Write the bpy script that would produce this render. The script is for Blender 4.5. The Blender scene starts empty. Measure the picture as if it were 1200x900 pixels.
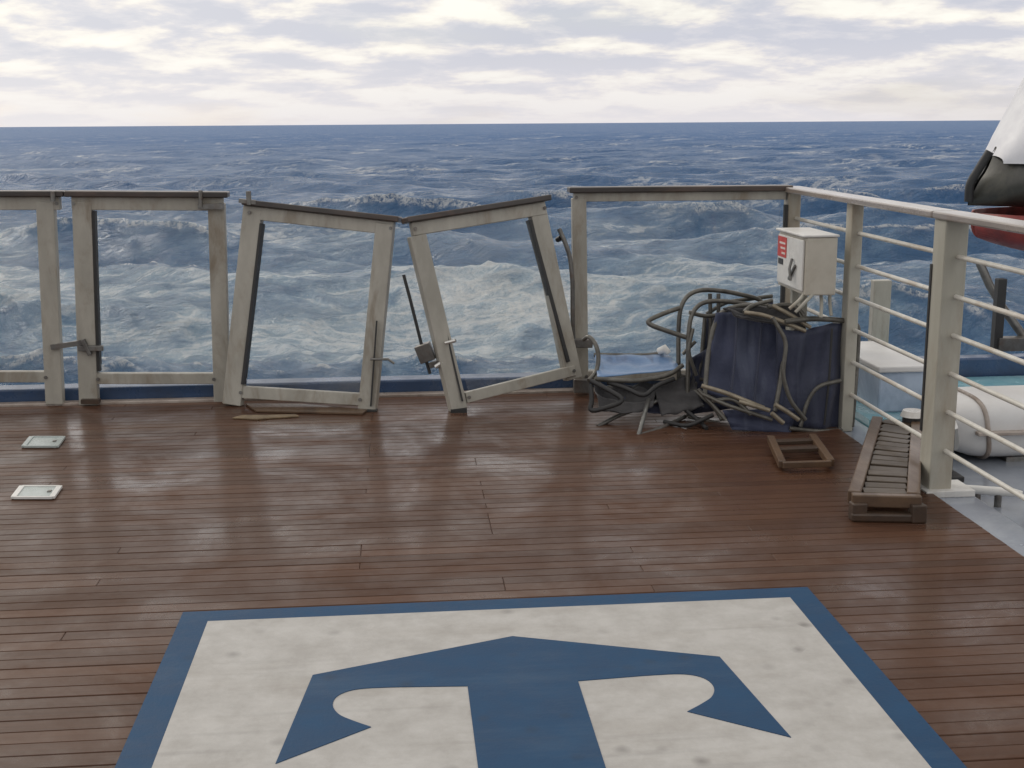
import bpy, math, random
import numpy as np
from mathutils import Vector, Matrix
random.seed(7)
rng = np.random.default_rng(11)
scene = bpy.context.scene
COL = scene.collection

# ------------------------------------------------------------------ camera
EYE = 1.55                      # eye height above the timber deck
PITCH, YAW, ROLL, FPX = 0.207721, 0.088793, -0.0068, 1450.0
_F = Vector((math.sin(YAW) * math.cos(PITCH), math.cos(YAW) * math.cos(PITCH), -math.sin(PITCH)))
_R0 = Vector((math.cos(YAW), -math.sin(YAW), 0.0))
_U0 = _R0.cross(_F)
_R = _R0 * math.cos(ROLL) + _U0 * math.sin(ROLL)
_U = -_R0 * math.sin(ROLL) + _U0 * math.cos(ROLL)
cam_data = bpy.data.cameras.new("camera")
cam_data.sensor_width = 36.0
cam_data.lens = 36.0 * FPX / 1200.0
cam_data.clip_start = 0.05
cam_data.clip_end = 90000.0
cam = bpy.data.objects.new("camera", cam_data)
COL.objects.link(cam)
m = Matrix.Identity(4)
for i in range(3):
    m[i][0], m[i][1], m[i][2] = _R[i], _U[i], -_F[i]
m[2][3] = EYE
cam.matrix_world = m
scene.camera = cam

# ------------------------------------------------------------------ sky, sun, exposure
SUN_EL, SUN_AZ = math.radians(34), math.radians(-36)     # azimuth from +Y towards +X
world = bpy.data.worlds.new("World")
scene.world = world
world.use_nodes = True
wt = world.node_tree
wt.nodes.clear()


class NT:
    """small helper for wiring node trees"""
    def __init__(self, tree):
        self.t = tree

    def n(self, typ, inputs=None, **props):
        nd = self.t.nodes.new(typ)
        for k, v in props.items():
            setattr(nd, k, v)
        for k, v in (inputs or {}).items():
            sock = nd.inputs[k]
            if hasattr(v, 'outputs'):
                self.t.links.new(v.outputs[0], sock)
            elif isinstance(v, bpy.types.NodeSocket):
                self.t.links.new(v, sock)
            else:
                sock.default_value = v
        return nd

    def math(self, op, a, b=0.0, c=0.0, clamp=False):
        return self.n('ShaderNodeMath', {0: a, 1: b, 2: c}, operation=op, use_clamp=clamp)

    def ramp(self, fac, stops, interp='LINEAR'):
        r = self.n('ShaderNodeValToRGB', {'Fac': fac})
        cr = r.color_ramp
        cr.interpolation = interp
        while len(cr.elements) < len(stops):
            cr.elements.new(0.5)
        for e, (p, c) in zip(cr.elements, stops):
            e.position = p
            e.color = (c, c, c, 1) if isinstance(c, (int, float)) else (*c, 1)
        return r

    def mix(self, fac, a, b, blend='MIX'):
        r = self.n('ShaderNodeMix', data_type='RGBA', blend_type=blend)
        for idx, v in ((0, fac), (6, a), (7, b)):
            s = r.inputs[idx]
            if hasattr(v, 'outputs'):
                o = [x for x in v.outputs if x.enabled][0] if v.bl_idname == 'ShaderNodeMix' else v.outputs[0]
                self.t.links.new(o, s)
            elif isinstance(v, bpy.types.NodeSocket):
                self.t.links.new(v, s)
            elif idx == 0:
                s.default_value = v
            else:
                s.default_value = (*v, 1)
        return r.outputs[2]


W = NT(wt)
sky = W.n('ShaderNodeTexSky', sky_type='NISHITA', sun_disc=False, sun_elevation=SUN_EL,
          sun_rotation=SUN_AZ, altitude=20.0, air_density=1.0, dust_density=1.5)
tc = W.n('ShaderNodeTexCoord')
sep = W.n('ShaderNodeSeparateXYZ', {0: tc.outputs['Generated']})
zc = W.math('MAXIMUM', sep.outputs[2], 0.0)
den = W.math('ADD', zc, 0.19)
qx = W.math('DIVIDE', sep.outputs[0], den)
qy = W.math('DIVIDE', sep.outputs[1], den)
q = W.n('ShaderNodeCombineXYZ', {0: qx, 1: qy, 2: 3.7})

def puff(vec):
    big = W.n('ShaderNodeTexNoise', {'Vector': vec, 'Scale': 0.9, 'Detail': 2.0, 'Roughness': 0.5})
    fine = W.n('ShaderNodeTexNoise', {'Vector': vec, 'Scale': 3.3, 'Detail': 8.0, 'Roughness': 0.57, 'Distortion': 0.2})
    return W.math('ADD', W.math('MULTIPLY', big, 0.40), W.math('MULTIPLY', fine, 0.60))


n1 = puff(q)
qs = W.n('ShaderNodeVectorMath', {0: q, 1: (0.955, 0.955, 1.0)}, operation='MULTIPLY')     # what lies above: upper rims of the clouds catch the light
n2 = puff(qs)
lit = W.math('SUBTRACT', n1, n2)
tone = W.math('ADD', W.math('MULTIPLY', lit, 1.15), n1)
cloud = W.ramp(tone, [(0.34, (6.0, 6.2, 7.0)), (0.44, (7.0, 7.0, 7.5)), (0.50, (8.3, 8.0, 7.9)), (0.56, (9.6, 9.2, 8.5)), (0.66, (10.5, 10.2, 9.3))])
low = W.ramp(sep.outputs[2], [(0.0, 0.9), (0.02, 0.62), (0.06, 0.12), (0.12, 0.0)])
cl2 = W.mix(low, cloud, (8.1, 7.75, 7.9))
n3 = W.n('ShaderNodeTexNoise', {'Vector': q, 'Scale': 1.0, 'Detail': 4.0, 'Roughness': 0.5})
cover = W.ramp(n3, [(0.30, 0.80), (0.48, 1.0)])
skyc0 = W.mix(cover, sky, cl2)
# thin cloud glows around the veiled sun
dots = W.n('ShaderNodeVectorMath', {0: tc.outputs['Generated'], 1: (math.sin(SUN_AZ) * math.cos(SUN_EL), math.cos(SUN_AZ) * math.cos(SUN_EL), math.sin(SUN_EL))}, operation='DOT_PRODUCT')
glow = W.ramp(dots.outputs['Value'], [(0.66, 0.0), (0.88, 0.16), (0.985, 0.6), (1.0, 1.0)])
skyc = W.mix(glow, skyc0, (15.0, 14.3, 12.8))
bg = W.n('ShaderNodeBackground', {'Color': skyc, 'Strength': 0.1})
wo = W.n('ShaderNodeOutputWorld', {'Surface': bg})

sun_data = bpy.data.lights.new("sun", 'SUN')
sun_data.energy = 0.9
sun_data.angle = math.radians(14)
sun_data.color = (1.0, 0.93, 0.83)
sun = bpy.data.objects.new("sun", sun_data)
COL.objects.link(sun)
sdir = Vector((math.sin(SUN_AZ) * math.cos(SUN_EL), math.cos(SUN_AZ) * math.cos(SUN_EL), math.sin(SUN_EL)))
sun.rotation_euler = sdir.to_track_quat('Z', 'Y').to_euler()

scene.view_settings.view_transform = 'Standard'
scene.view_settings.look = 'None'
scene.view_settings.exposure = 0.0
scene.view_settings.gamma = 1.0
scene.render.engine = 'CYCLES'
scene.cycles.max_bounces = 8
scene.cycles.transparent_max_bounces = 16

# ------------------------------------------------------------------ measuring helpers (survey of the photograph)
_C = Vector((0, 0, EYE))


def ray(px, py):
    return _F + _R * ((px - 600.0) / FPX) - _U * ((py - 450.0) / FPX)


def at(px, py, Y):
    d = ray(px, py)
    return _C + d * (Y / d.y)


def atz(px, py, z=0.0):
    d = ray(px, py)
    return _C + d * ((z - EYE) / d.z)


def atx(px, py, X):
    d = ray(px, py)
    return _C + d * (X / d.x)


# ------------------------------------------------------------------ mesh helpers
class MB:
    def __init__(self):
        self.v, self.f, self.s = [], [], []

    def add(self, vs, fs, smooth=False):
        o = len(self.v)
        self.v += [Vector(p) for p in vs]
        for f in fs:
            self.f.append([o + i for i in f])
            self.s.append(smooth)
        return self

    def beam(self, p0, p1, w, d, n=(0, -1, 0)):
        """bar from p0 to p1, w wide across its length in the plane square to n, d deep along n"""
        p0, p1, n = Vector(p0), Vector(p1), Vector(n)
        t = (p1 - p0).normalized()
        s = t.cross(n).normalized() * (w / 2)
        nn = s.cross(t).normalized() * (d / 2)
        vs = [p + a * s + b * nn for p in (p0, p1) for a, b in ((-1, -1), (1, -1), (1, 1), (-1, 1))]
        return self.add(vs, [(0, 1, 2, 3), (7, 6, 5, 4), (0, 4, 5, 1), (1, 5, 6, 2), (2, 6, 7, 3), (3, 7, 4, 0)])

    def box(self, lo, hi):
        (x0, y0, z0), (x1, y1, z1) = lo, hi
        vs = [(x, y, z) for z in (z0, z1) for x, y in ((x0, y0), (x1, y0), (x1, y1), (x0, y1))]
        return self.add(vs, [(3, 2, 1, 0), (4, 5, 6, 7), (0, 1, 5, 4), (1, 2, 6, 5), (2, 3, 7, 6), (3, 0, 4, 7)])

    def slab(self, corners, th, n):
        """flat polygon given thickness th along n"""
        n = Vector(n).normalized() * (th / 2)
        c = [Vector(p) for p in corners]
        k = len(c)
        vs = [p + n for p in c] + [p - n for p in c]
        fs = [list(range(k)), list(range(2 * k - 1, k - 1, -1))]
        fs += [(i, k + i, k + (i + 1) % k, (i + 1) % k) for i in range(k)]
        return self.add(vs, fs)

    def tube(self, pts, r, seg=8, smooth_pts=0):
        pts = [Vector(p) for p in pts]
        if smooth_pts:
            pts = fillet(pts, 0.045 if smooth_pts < 6 else 0.07)
        k = len(pts)
        vs, fs = [], []
        t0 = (pts[1] - pts[0]).normalized()
        a = Vector((0, 0, 1)) if abs(t0.z) < 0.9 else Vector((1, 0, 0))
        u = t0.cross(a).normalized()
        for i, p in enumerate(pts):
            t = (pts[min(i + 1, k - 1)] - pts[max(i - 1, 0)]).normalized()
            u = (u - t * u.dot(t)).normalized()
            w = t.cross(u)
            rr = r[i] if isinstance(r, (list, tuple)) else r
            for j in range(seg):
                an = 2 * math.pi * j / seg
                vs.append(p + (u * math.cos(an) + w * math.sin(an)) * rr)
        for i in range(k - 1):
            for j in range(seg):
                fs.append((i * seg + j, i * seg + (j + 1) % seg, (i + 1) * seg + (j + 1) % seg, (i + 1) * seg + j))
        self.add(vs, fs, True)
        self.add(vs[:seg], [list(range(seg))[::-1]])
        self.add(vs[-seg:], [list(range(seg))])
        return self

    def grid(self, fn, nu, nv, smooth=True):
        vs = [fn(i / nu, j / nv) for j in range(nv + 1) for i in range(nu + 1)]
        fs = [(j * (nu + 1) + i, j * (nu + 1) + i + 1, (j + 1) * (nu + 1) + i + 1, (j + 1) * (nu + 1) + i)
              for j in range(nv) for i in range(nu)]
        return self.add(vs, fs, smooth)

    def build(self, name, mat, parent=None, bevel=0.0, solid=0.0):
        off = parent_origin(parent)
        me = bpy.data.meshes.new(name)
        me.from_pydata([tuple(p - off) for p in self.v], [], self.f)
        me.polygons.foreach_set('use_smooth', self.s)
        me.validate()
        me.update()
        if mat:
            me.materials.append(mat)
        o = bpy.data.objects.new(name, me)
        COL.objects.link(o)
        if parent:
            o.parent = parent
        if solid:
            md = o.modifiers.new('solid', 'SOLIDIFY')
            md.thickness = solid
        if bevel:
            md = o.modifiers.new('bevel', 'BEVEL')
            md.width = bevel
            md.segments = 2
            md.limit_method = 'ANGLE'
        return o


def parent_origin(o):
    v = Vector((0, 0, 0))
    while o:
        v += Vector(o.location)
        o = o.parent
    return v


def fillet(p, rad):
    """straight runs joined by rounded bends, as a bent pipe has"""
    out = [p[0]]
    for i in range(1, len(p) - 1):
        a, b, c = p[i - 1], p[i], p[i + 1]
        d0, d1 = (a - b), (c - b)
        l0, l1 = min(rad, d0.length * 0.48), min(rad, d1.length * 0.48)
        q0, q1 = b + d0.normalized() * l0, b + d1.normalized() * l1
        for k in range(5):
            t = k / 4
            out.append(q0 * (1 - t) ** 2 + b * 2 * t * (1 - t) + q1 * t * t)
    out.append(p[-1])
    return out


def spline(p, n):
    out = []
    k = len(p)
    for i in range(k - 1):
        a, b, c, d = p[max(i - 1, 0)], p[i], p[i + 1], p[min(i + 2, k - 1)]
        for j in range(n):
            t = j / n
            out.append(0.5 * ((2 * b) + (c - a) * t + (2 * a - 5 * b + 4 * c - d) * t * t + (3 * b - a - 3 * c + d) * t ** 3))
    out.append(p[-1])
    return out


def tag(o, label, cat, group=None):
    o['label'] = label
    o['category'] = cat
    if group:
        o['group'] = group
    return o


def thing(name, label, cat, loc, group=None):
    o = bpy.data.objects.new(name, None)
    o.empty_display_size = 0.1
    COL.objects.link(o)
    o.location = loc
    return tag(o, label, cat, group)


def struct(o, kind='structure'):
    o['kind'] = kind
    return o


# ------------------------------------------------------------------ materials
def mat(name, fn, disp=False):
    mt = bpy.data.materials.new(name)
    mt.use_nodes = True
    mt.node_tree.nodes.clear()
    T = NT(mt.node_tree)
    sh = fn(T)
    out = T.n('ShaderNodeOutputMaterial')
    T.t.links.new(sh.outputs[0], out.inputs['Surface'])
    return mt


def obj_co(T, scale=(1, 1, 1)):
    c = T.n('ShaderNodeTexCoord')
    mp = T.n('ShaderNodeMapping', {'Vector': c.outputs['Object'], 'Scale': scale})
    return mp


def geo_co(T, scale=(1, 1, 1)):
    c = T.n('ShaderNodeNewGeometry')
    return T.n('ShaderNodeMapping', {'Vector': c.outputs['Position'], 'Scale': scale})


def bump(T, h, strength, dist=0.01):
    return T.n('ShaderNodeBump', {'Height': h, 'Strength': strength, 'Distance': dist})


def worn(name, c0, c1, rough=0.5, metallic=0.0, scale=6.0, stain=None, stain_amt=0.5, coat=0.0, bmp=0.15, stretch=(1, 1, 1)):
    def fn(T):
        co = geo_co(T, stretch)
        a = T.n('ShaderNodeTexNoise', {'Vector': co, 'Scale': scale, 'Detail': 7.0, 'Roughness': 0.65})
        col = T.mix(T.ramp(a, [(0.35, 0.0), (0.65, 1.0)]), c0, c1)
        if stain:
            b = T.n('ShaderNodeTexNoise', {'Vector': co, 'Scale': scale * 0.55, 'Detail': 8.0, 'Roughness': 0.7, 'Distortion': 0.6})
            s = T.ramp(b, [(0.50, 0.0), (0.68, stain_amt)])
            col = T.mix(s, col, stain)
        r = T.ramp(a, [(0.3, max(rough - 0.12, 0.05)), (0.7, min(rough + 0.15, 1))])
        f = T.n('ShaderNodeTexNoise', {'Vector': co, 'Scale': scale * 9, 'Detail': 4.0})
        return T.n('ShaderNodeBsdfPrincipled', {'Base Color': col, 'Roughness': r, 'Metallic': metallic, 'Coat Weight': coat,
                                                'Coat Roughness': 0.12, 'Normal': bump(T, f, bmp, 0.004)})
    return mat(name, fn)


M = {}
M['frame'] = worn('weathered_frame_paint', (0.40, 0.382, 0.335), (0.30, 0.287, 0.25), 0.42, 0.0, 8.0, (0.16, 0.115, 0.07), 0.7, stretch=(1, 1, 0.35))
M['post'] = worn('weathered_post_paint', (0.43, 0.415, 0.36), (0.33, 0.32, 0.27), 0.45, 0.0, 4.0, (0.20, 0.13, 0.07), 0.55, stretch=(1, 1, 0.3))
M['white'] = worn('white_marine_paint', (0.72, 0.71, 0.68), (0.58, 0.58, 0.57), 0.35, 0.0, 5.0, (0.33, 0.28, 0.22), 0.4)
M['railbar'] = worn('cream_rail_paint', (0.60, 0.585, 0.54), (0.47, 0.455, 0.41), 0.35, 0.0, 7.0, (0.30, 0.20, 0.11), 0.5)
M['boxpaint'] = worn('cream_box_paint', (0.55, 0.52, 0.45), (0.44, 0.41, 0.35), 0.4, 0.0, 4.0, (0.30, 0.24, 0.17), 0.5)
M['cap'] = worn('wet_rail_timber', (0.045, 0.036, 0.032), (0.027, 0.022, 0.020), 0.42, 0.0, 9.0, (0.14, 0.085, 0.06), 0.6, coat=0.2, stretch=(0.25, 1, 1))
M['capsheen'] = worn('wet_rail_timber_sky_sheen', (0.30, 0.26, 0.23), (0.20, 0.17, 0.15), 0.30, 0.0, 9.0, (0.17, 0.11, 0.08), 0.6, coat=0.6, stretch=(1, 0.25, 1))  # same timber as the dark caps; reflected sky put into the paler colour
M['black'] = worn('black_rubber', (0.018, 0.018, 0.02), (0.03, 0.03, 0.03), 0.55, 0.0, 8.0)
M['steel'] = worn('dull_steel', (0.22, 0.22, 0.21), (0.12, 0.115, 0.11), 0.4, 0.6, 12.0, (0.13, 0.075, 0.045), 0.6)
M['bright'] = worn('bright_steel', (0.75, 0.74, 0.72), (0.6, 0.6, 0.58), 0.25, 0.7, 12.0)
M['tube'] = worn('bronze_chair_tube', (0.155, 0.148, 0.130), (0.085, 0.081, 0.072), 0.36, 0.3, 14.0, (0.04, 0.035, 0.03), 0.6)
M['tubelight'] = worn('champagne_chair_tube', (0.33, 0.29, 0.22), (0.22, 0.19, 0.145), 0.33, 0.3, 14.0, (0.12, 0.09, 0.06), 0.5)
M['teak'] = worn('wet_teak', (0.135, 0.083, 0.048), (0.085, 0.05, 0.03), 0.42, 0.0, 8.0, (0.05, 0.03, 0.02), 0.7, coat=0.25, stretch=(1, 0.3, 1))
M['teakslat'] = worn('brown_wet_teak', (0.070, 0.046, 0.025), (0.045, 0.029, 0.016), 0.5, 0.0, 9.0, (0.035, 0.022, 0.014), 0.6, coat=0.15, stretch=(0.3, 1, 1))
M['teakdark'] = worn('dark_wet_teak', (0.07, 0.042, 0.026), (0.04, 0.025, 0.017), 0.45, 0.0, 8.0, coat=0.2)
M['batten'] = worn('pale_splintered_timber', (0.24, 0.175, 0.10), (0.14, 0.10, 0.06), 0.6, 0.0, 14.0, (0.10, 0.07, 0.04), 0.7)
M['kerb'] = worn('blue_kerb_paint', (0.035, 0.075, 0.165), (0.028, 0.055, 0.115), 0.30, 0.0, 6.0, (0.10, 0.12, 0.15), 0.4)
M['trim'] = worn('pale_trim', (0.42, 0.37, 0.33), (0.25, 0.20, 0.17), 0.4, 0.0, 6.0, (0.12, 0.075, 0.05), 0.8)
M['orange'] = worn('orange_red_hull_paint', (0.30, 0.05, 0.04), (0.20, 0.035, 0.032), 0.45, 0.0, 7.0, (0.08, 0.03, 0.03), 0.8)
M['canopy'] = worn('white_canopy', (0.74, 0.74, 0.76), (0.62, 0.62, 0.66), 0.5, 0.0, 3.0)
M['collar'] = worn('dark_collar_rubber', (0.065, 0.065, 0.055), (0.03, 0.03, 0.03), 0.45, 0.0, 5.0, (0.16, 0.15, 0.11), 0.5)
M['red'] = worn('red_sticker', (0.55, 0.05, 0.04), (0.42, 0.04, 0.035), 0.5, 0.0, 20.0)
M['paper'] = worn('sticker_print', (0.72, 0.66, 0.62), (0.62, 0.55, 0.5), 0.5, 0.0, 20.0)
M['hull'] = worn('white_hull_paint', (0.68, 0.68, 0.68), (0.6, 0.6, 0.6), 0.4, 0.0, 1.0, (0.35, 0.3, 0.26), 0.3)
M['sidedeck'] = worn('wet_grey_blue_deck_paint', (0.27, 0.30, 0.35), (0.19, 0.22, 0.27), 0.16, 0.0, 3.0, (0.40, 0.43, 0.46), 0.5, coat=0.7, bmp=0.05)
M['turquoise'] = worn('turquoise_deck_paint', (0.15, 0.36, 0.42), (0.24, 0.44, 0.50), 0.2, 0.0, 4.0, (0.45, 0.55, 0.60), 0.6, coat=0.5)
M['paleblue'] = worn('pale_blue_locker_paint', (0.48, 0.57, 0.70), (0.38, 0.47, 0.60), 0.35, 0.0, 4.0, (0.16, 0.23, 0.35), 0.5)
M['lampglass'] = worn('pale_plate', (0.42, 0.47, 0.46), (0.33, 0.37, 0.36), 0.22, 0.0, 20.0)


def fabric(name, c0, c1, rough=0.75, sheen=0.2, streak=None):
    def fn(T):
        co = geo_co(T)
        a = T.n('ShaderNodeTexNoise', {'Vector': co, 'Scale': 5.0, 'Detail': 6.0, 'Roughness': 0.6})
        col = T.mix(T.ramp(a, [(0.35, 0.0), (0.66, 1.0)]), c0, c1)
        if streak:
            b = T.n('ShaderNodeTexNoise', {'Vector': geo_co(T, (14, 3, 1.5)), 'Scale': 1.0, 'Detail': 3.0})
            col = T.mix(T.ramp(b, [(0.56, 0.0), (0.66, 0.6)]), col, streak)
        w = T.n('ShaderNodeTexNoise', {'Vector': co, 'Scale': 120.0, 'Detail': 2.0})
        f = T.n('ShaderNodeTexNoise', {'Vector': co, 'Scale': 9.0, 'Detail': 3.0})
        hsum = T.math('ADD', T.math('MULTIPLY', w, 0.15), f)
        return T.n('ShaderNodeBsdfPrincipled', {'Base Color': col, 'Roughness': rough, 'Sheen Weight': sheen,
                                                'Normal': bump(T, hsum, 0.5, 0.02)})
    return mat(name, fn)


M['navy'] = fabric('navy_sling', (0.024, 0.032, 0.070), (0.044, 0.054, 0.105), 0.65, 0.2, (0.075, 0.09, 0.14))
M['dknavy'] = fabric('dark_navy_sling', (0.018, 0.024, 0.052), (0.034, 0.041, 0.080), 0.6, 0.2, (0.06, 0.07, 0.11))
M['sky'] = fabric('pale_blue_sling', (0.10, 0.18, 0.34), (0.16, 0.27, 0.45), 0.4, 0.1, (0.05, 0.08, 0.16))
M['mesh'] = fabric('charcoal_mesh', (0.028, 0.028, 0.032), (0.06, 0.058, 0.06), 0.7, 0.2)


def wood_fn(T):
    oi = T.n('ShaderNodeObjectInfo')
    geo = T.n('ShaderNodeNewGeometry')
    rnd = oi.outputs['Random']
    off = T.n('ShaderNodeCombineXYZ', {0: T.math('MULTIPLY', rnd, 37.0), 1: 0.0, 2: T.math('MULTIPLY', rnd, 11.0)})
    p = T.n('ShaderNodeVectorMath', {0: geo.outputs['Position'], 1: off}, operation='ADD')
    gr = T.n('ShaderNodeTexNoise', {'Vector': T.n('ShaderNodeMapping', {'Vector': p, 'Scale': (2.2, 45, 10)}), 'Scale': 1.0, 'Detail': 6.0, 'Roughness': 0.6})
    tone = T.math('ADD', T.math('ADD', T.math('MULTIPLY', gr, 0.6), 0.03), T.math('MULTIPLY', rnd, 0.34))
    col = T.ramp(tone, [(0.22, (0.055, 0.026, 0.015)), (0.5, (0.080, 0.038, 0.022)), (0.8, (0.112, 0.056, 0.033))])
    big = T.n('ShaderNodeTexNoise', {'Vector': geo.outputs['Position'], 'Scale': 1.3, 'Detail': 6.0, 'Roughness': 0.6})
    col2 = T.mix(T.ramp(big, [(0.42, 0.0), (0.68, 0.55)]), col, (0.055, 0.026, 0.017))       # water-darkened patches
    salt = T.n('ShaderNodeTexNoise', {'Vector': geo.outputs['Position'], 'Scale': 2.6, 'Detail': 8.0, 'Roughness': 0.7})
    col3 = T.mix(T.ramp(salt, [(0.56, 0.0), (0.75, 0.30)]), col2, (0.20, 0.145, 0.11))      # dried salt
    pud = T.n('ShaderNodeTexNoise', {'Vector': geo.outputs['Position'], 'Scale': 2.1, 'Detail': 9.0, 'Roughness': 0.68, 'Distortion': 0.4})
    rough = T.ramp(pud, [(0.36, 0.55), (0.52, 0.38), (0.66, 0.20)])
    wet = T.ramp(pud, [(0.38, 0.05), (0.54, 0.28), (0.68, 0.75)])
    wv = T.n('ShaderNodeTexNoise', {'Vector': geo.outputs['Position'], 'Scale': 34.0, 'Detail': 3.0})
    h = T.math('ADD', T.math('MULTIPLY', gr, 0.6), T.math('MULTIPLY', wv, 0.5))
    return T.n('ShaderNodeBsdfPrincipled', {'Base Color': col3, 'Roughness': rough, 'IOR': 1.5, 'Coat Weight': wet, 'Coat Roughness': 0.17, 'Coat IOR': 1.4, 'Specular IOR Level': 0.12,
                                            'Normal': bump(T, h, 0.28, 0.003)})


M['plank'] = mat('wet_deck_timber', wood_fn)
M['caulk'] = worn('dark_caulking', (0.046, 0.029, 0.020), (0.062, 0.040, 0.030), 0.4, 0.0, 10.0)


def print_fn(c0, c1, spot, fade):
    def fn(T):
        co = geo_co(T)
        a = T.n('ShaderNodeTexNoise', {'Vector': co, 'Scale': 7.0, 'Detail': 8.0, 'Roughness': 0.7})
        col = T.mix(T.ramp(a, [(0.38, 0.0), (0.64, 1.0)]), c0, c1)
        wr = T.n('ShaderNodeTexNoise', {'Vector': geo_co(T, (0.8, 3.0, 1)), 'Scale': 1.6, 'Detail': 9.0, 'Roughness': 0.72})
        col = T.mix(T.ramp(wr, [(0.50, 0.0), (0.74, 0.45)]), col, fade)                       # scuffed by feet
        v = T.n('ShaderNodeTexVoronoi', {'Vector': co, 'Scale': 9.5, 'Randomness': 1.0})
        pick = T.ramp(T.n('ShaderNodeSeparateColor', {0: v.outputs['Color']}), [(0.50, 0.0), (0.62, 1.0)])
        b = T.n('ShaderNodeTexNoise', {'Vector': co, 'Scale': 3.0, 'Detail': 3.0})
        s = T.math('MULTIPLY', T.math('MULTIPLY', T.ramp(v, [(0.04, 1.0), (0.27, 0.0)]), pick), T.ramp(b, [(0.36, 0.25), (0.62, 0.8)]))
        col = T.mix(s, col, spot)                                                            # damp spots of grime
        g = T.n('ShaderNodeTexNoise', {'Vector': geo_co(T, (1, 16, 1)), 'Scale': 1.0, 'Detail': 5.0})
        col = T.mix(T.ramp(g, [(0.60, 0.0), (0.75, 0.25)]), col, spot)
        f = T.n('ShaderNodeTexNoise', {'Vector': co, 'Scale': 110.0, 'Detail': 4.0})
        return T.n('ShaderNodeBsdfPrincipled', {'Base Color': col, 'Roughness': T.ramp(a, [(0.3, 0.5), (0.7, 0.75)]), 'Specular IOR Level': 0.25,
                                                'Normal': bump(T, f, 0.25, 0.003)})
    return fn


M['pwhite'] = mat('worn_white_deck_paint', print_fn((0.44, 0.43, 0.415), (0.36, 0.348, 0.332), (0.17, 0.162, 0.155), (0.28, 0.255, 0.225)))
M['pblue'] = mat('worn_blue_deck_paint', print_fn((0.007, 0.042, 0.104), (0.014, 0.058, 0.130), (0.022, 0.038, 0.066), (0.055, 0.098, 0.16)))


def glass_fn(T):
    geo = T.n('ShaderNodeNewGeometry')
    a = T.n('ShaderNodeTexNoise', {'Vector': geo.outputs['Position'], 'Scale': 3.0, 'Detail': 9.0, 'Roughness': 0.72})
    fac = T.ramp(a, [(0.40, 0.0), (0.75, 0.07)])
    tr = T.n('ShaderNodeBsdfTransparent', {'Color': (0.985, 0.99, 0.99, 1)})
    df = T.n('ShaderNodeBsdfTranslucent', {'Color': (0.78, 0.78, 0.77, 1)})
    mx = T.n('ShaderNodeMixShader', {0: fac, 1: tr, 2: df})                                   # dried salt spray on the pane
    gl = T.n('ShaderNodeBsdfGlossy', {'Roughness': 0.03})
    fr = T.n('ShaderNodeFresnel', {'IOR': 1.3})
    return T.n('ShaderNodeMixShader', {0: fr, 1: mx, 2: gl})


M['glass'] = mat('salt_sprayed_glass', glass_fn)

# ------------------------------------------------------------------ sea
SEA_Z = -12.0
WIND = math.radians(200)         # heading of the waves (towards the ship, and a little across)


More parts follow.
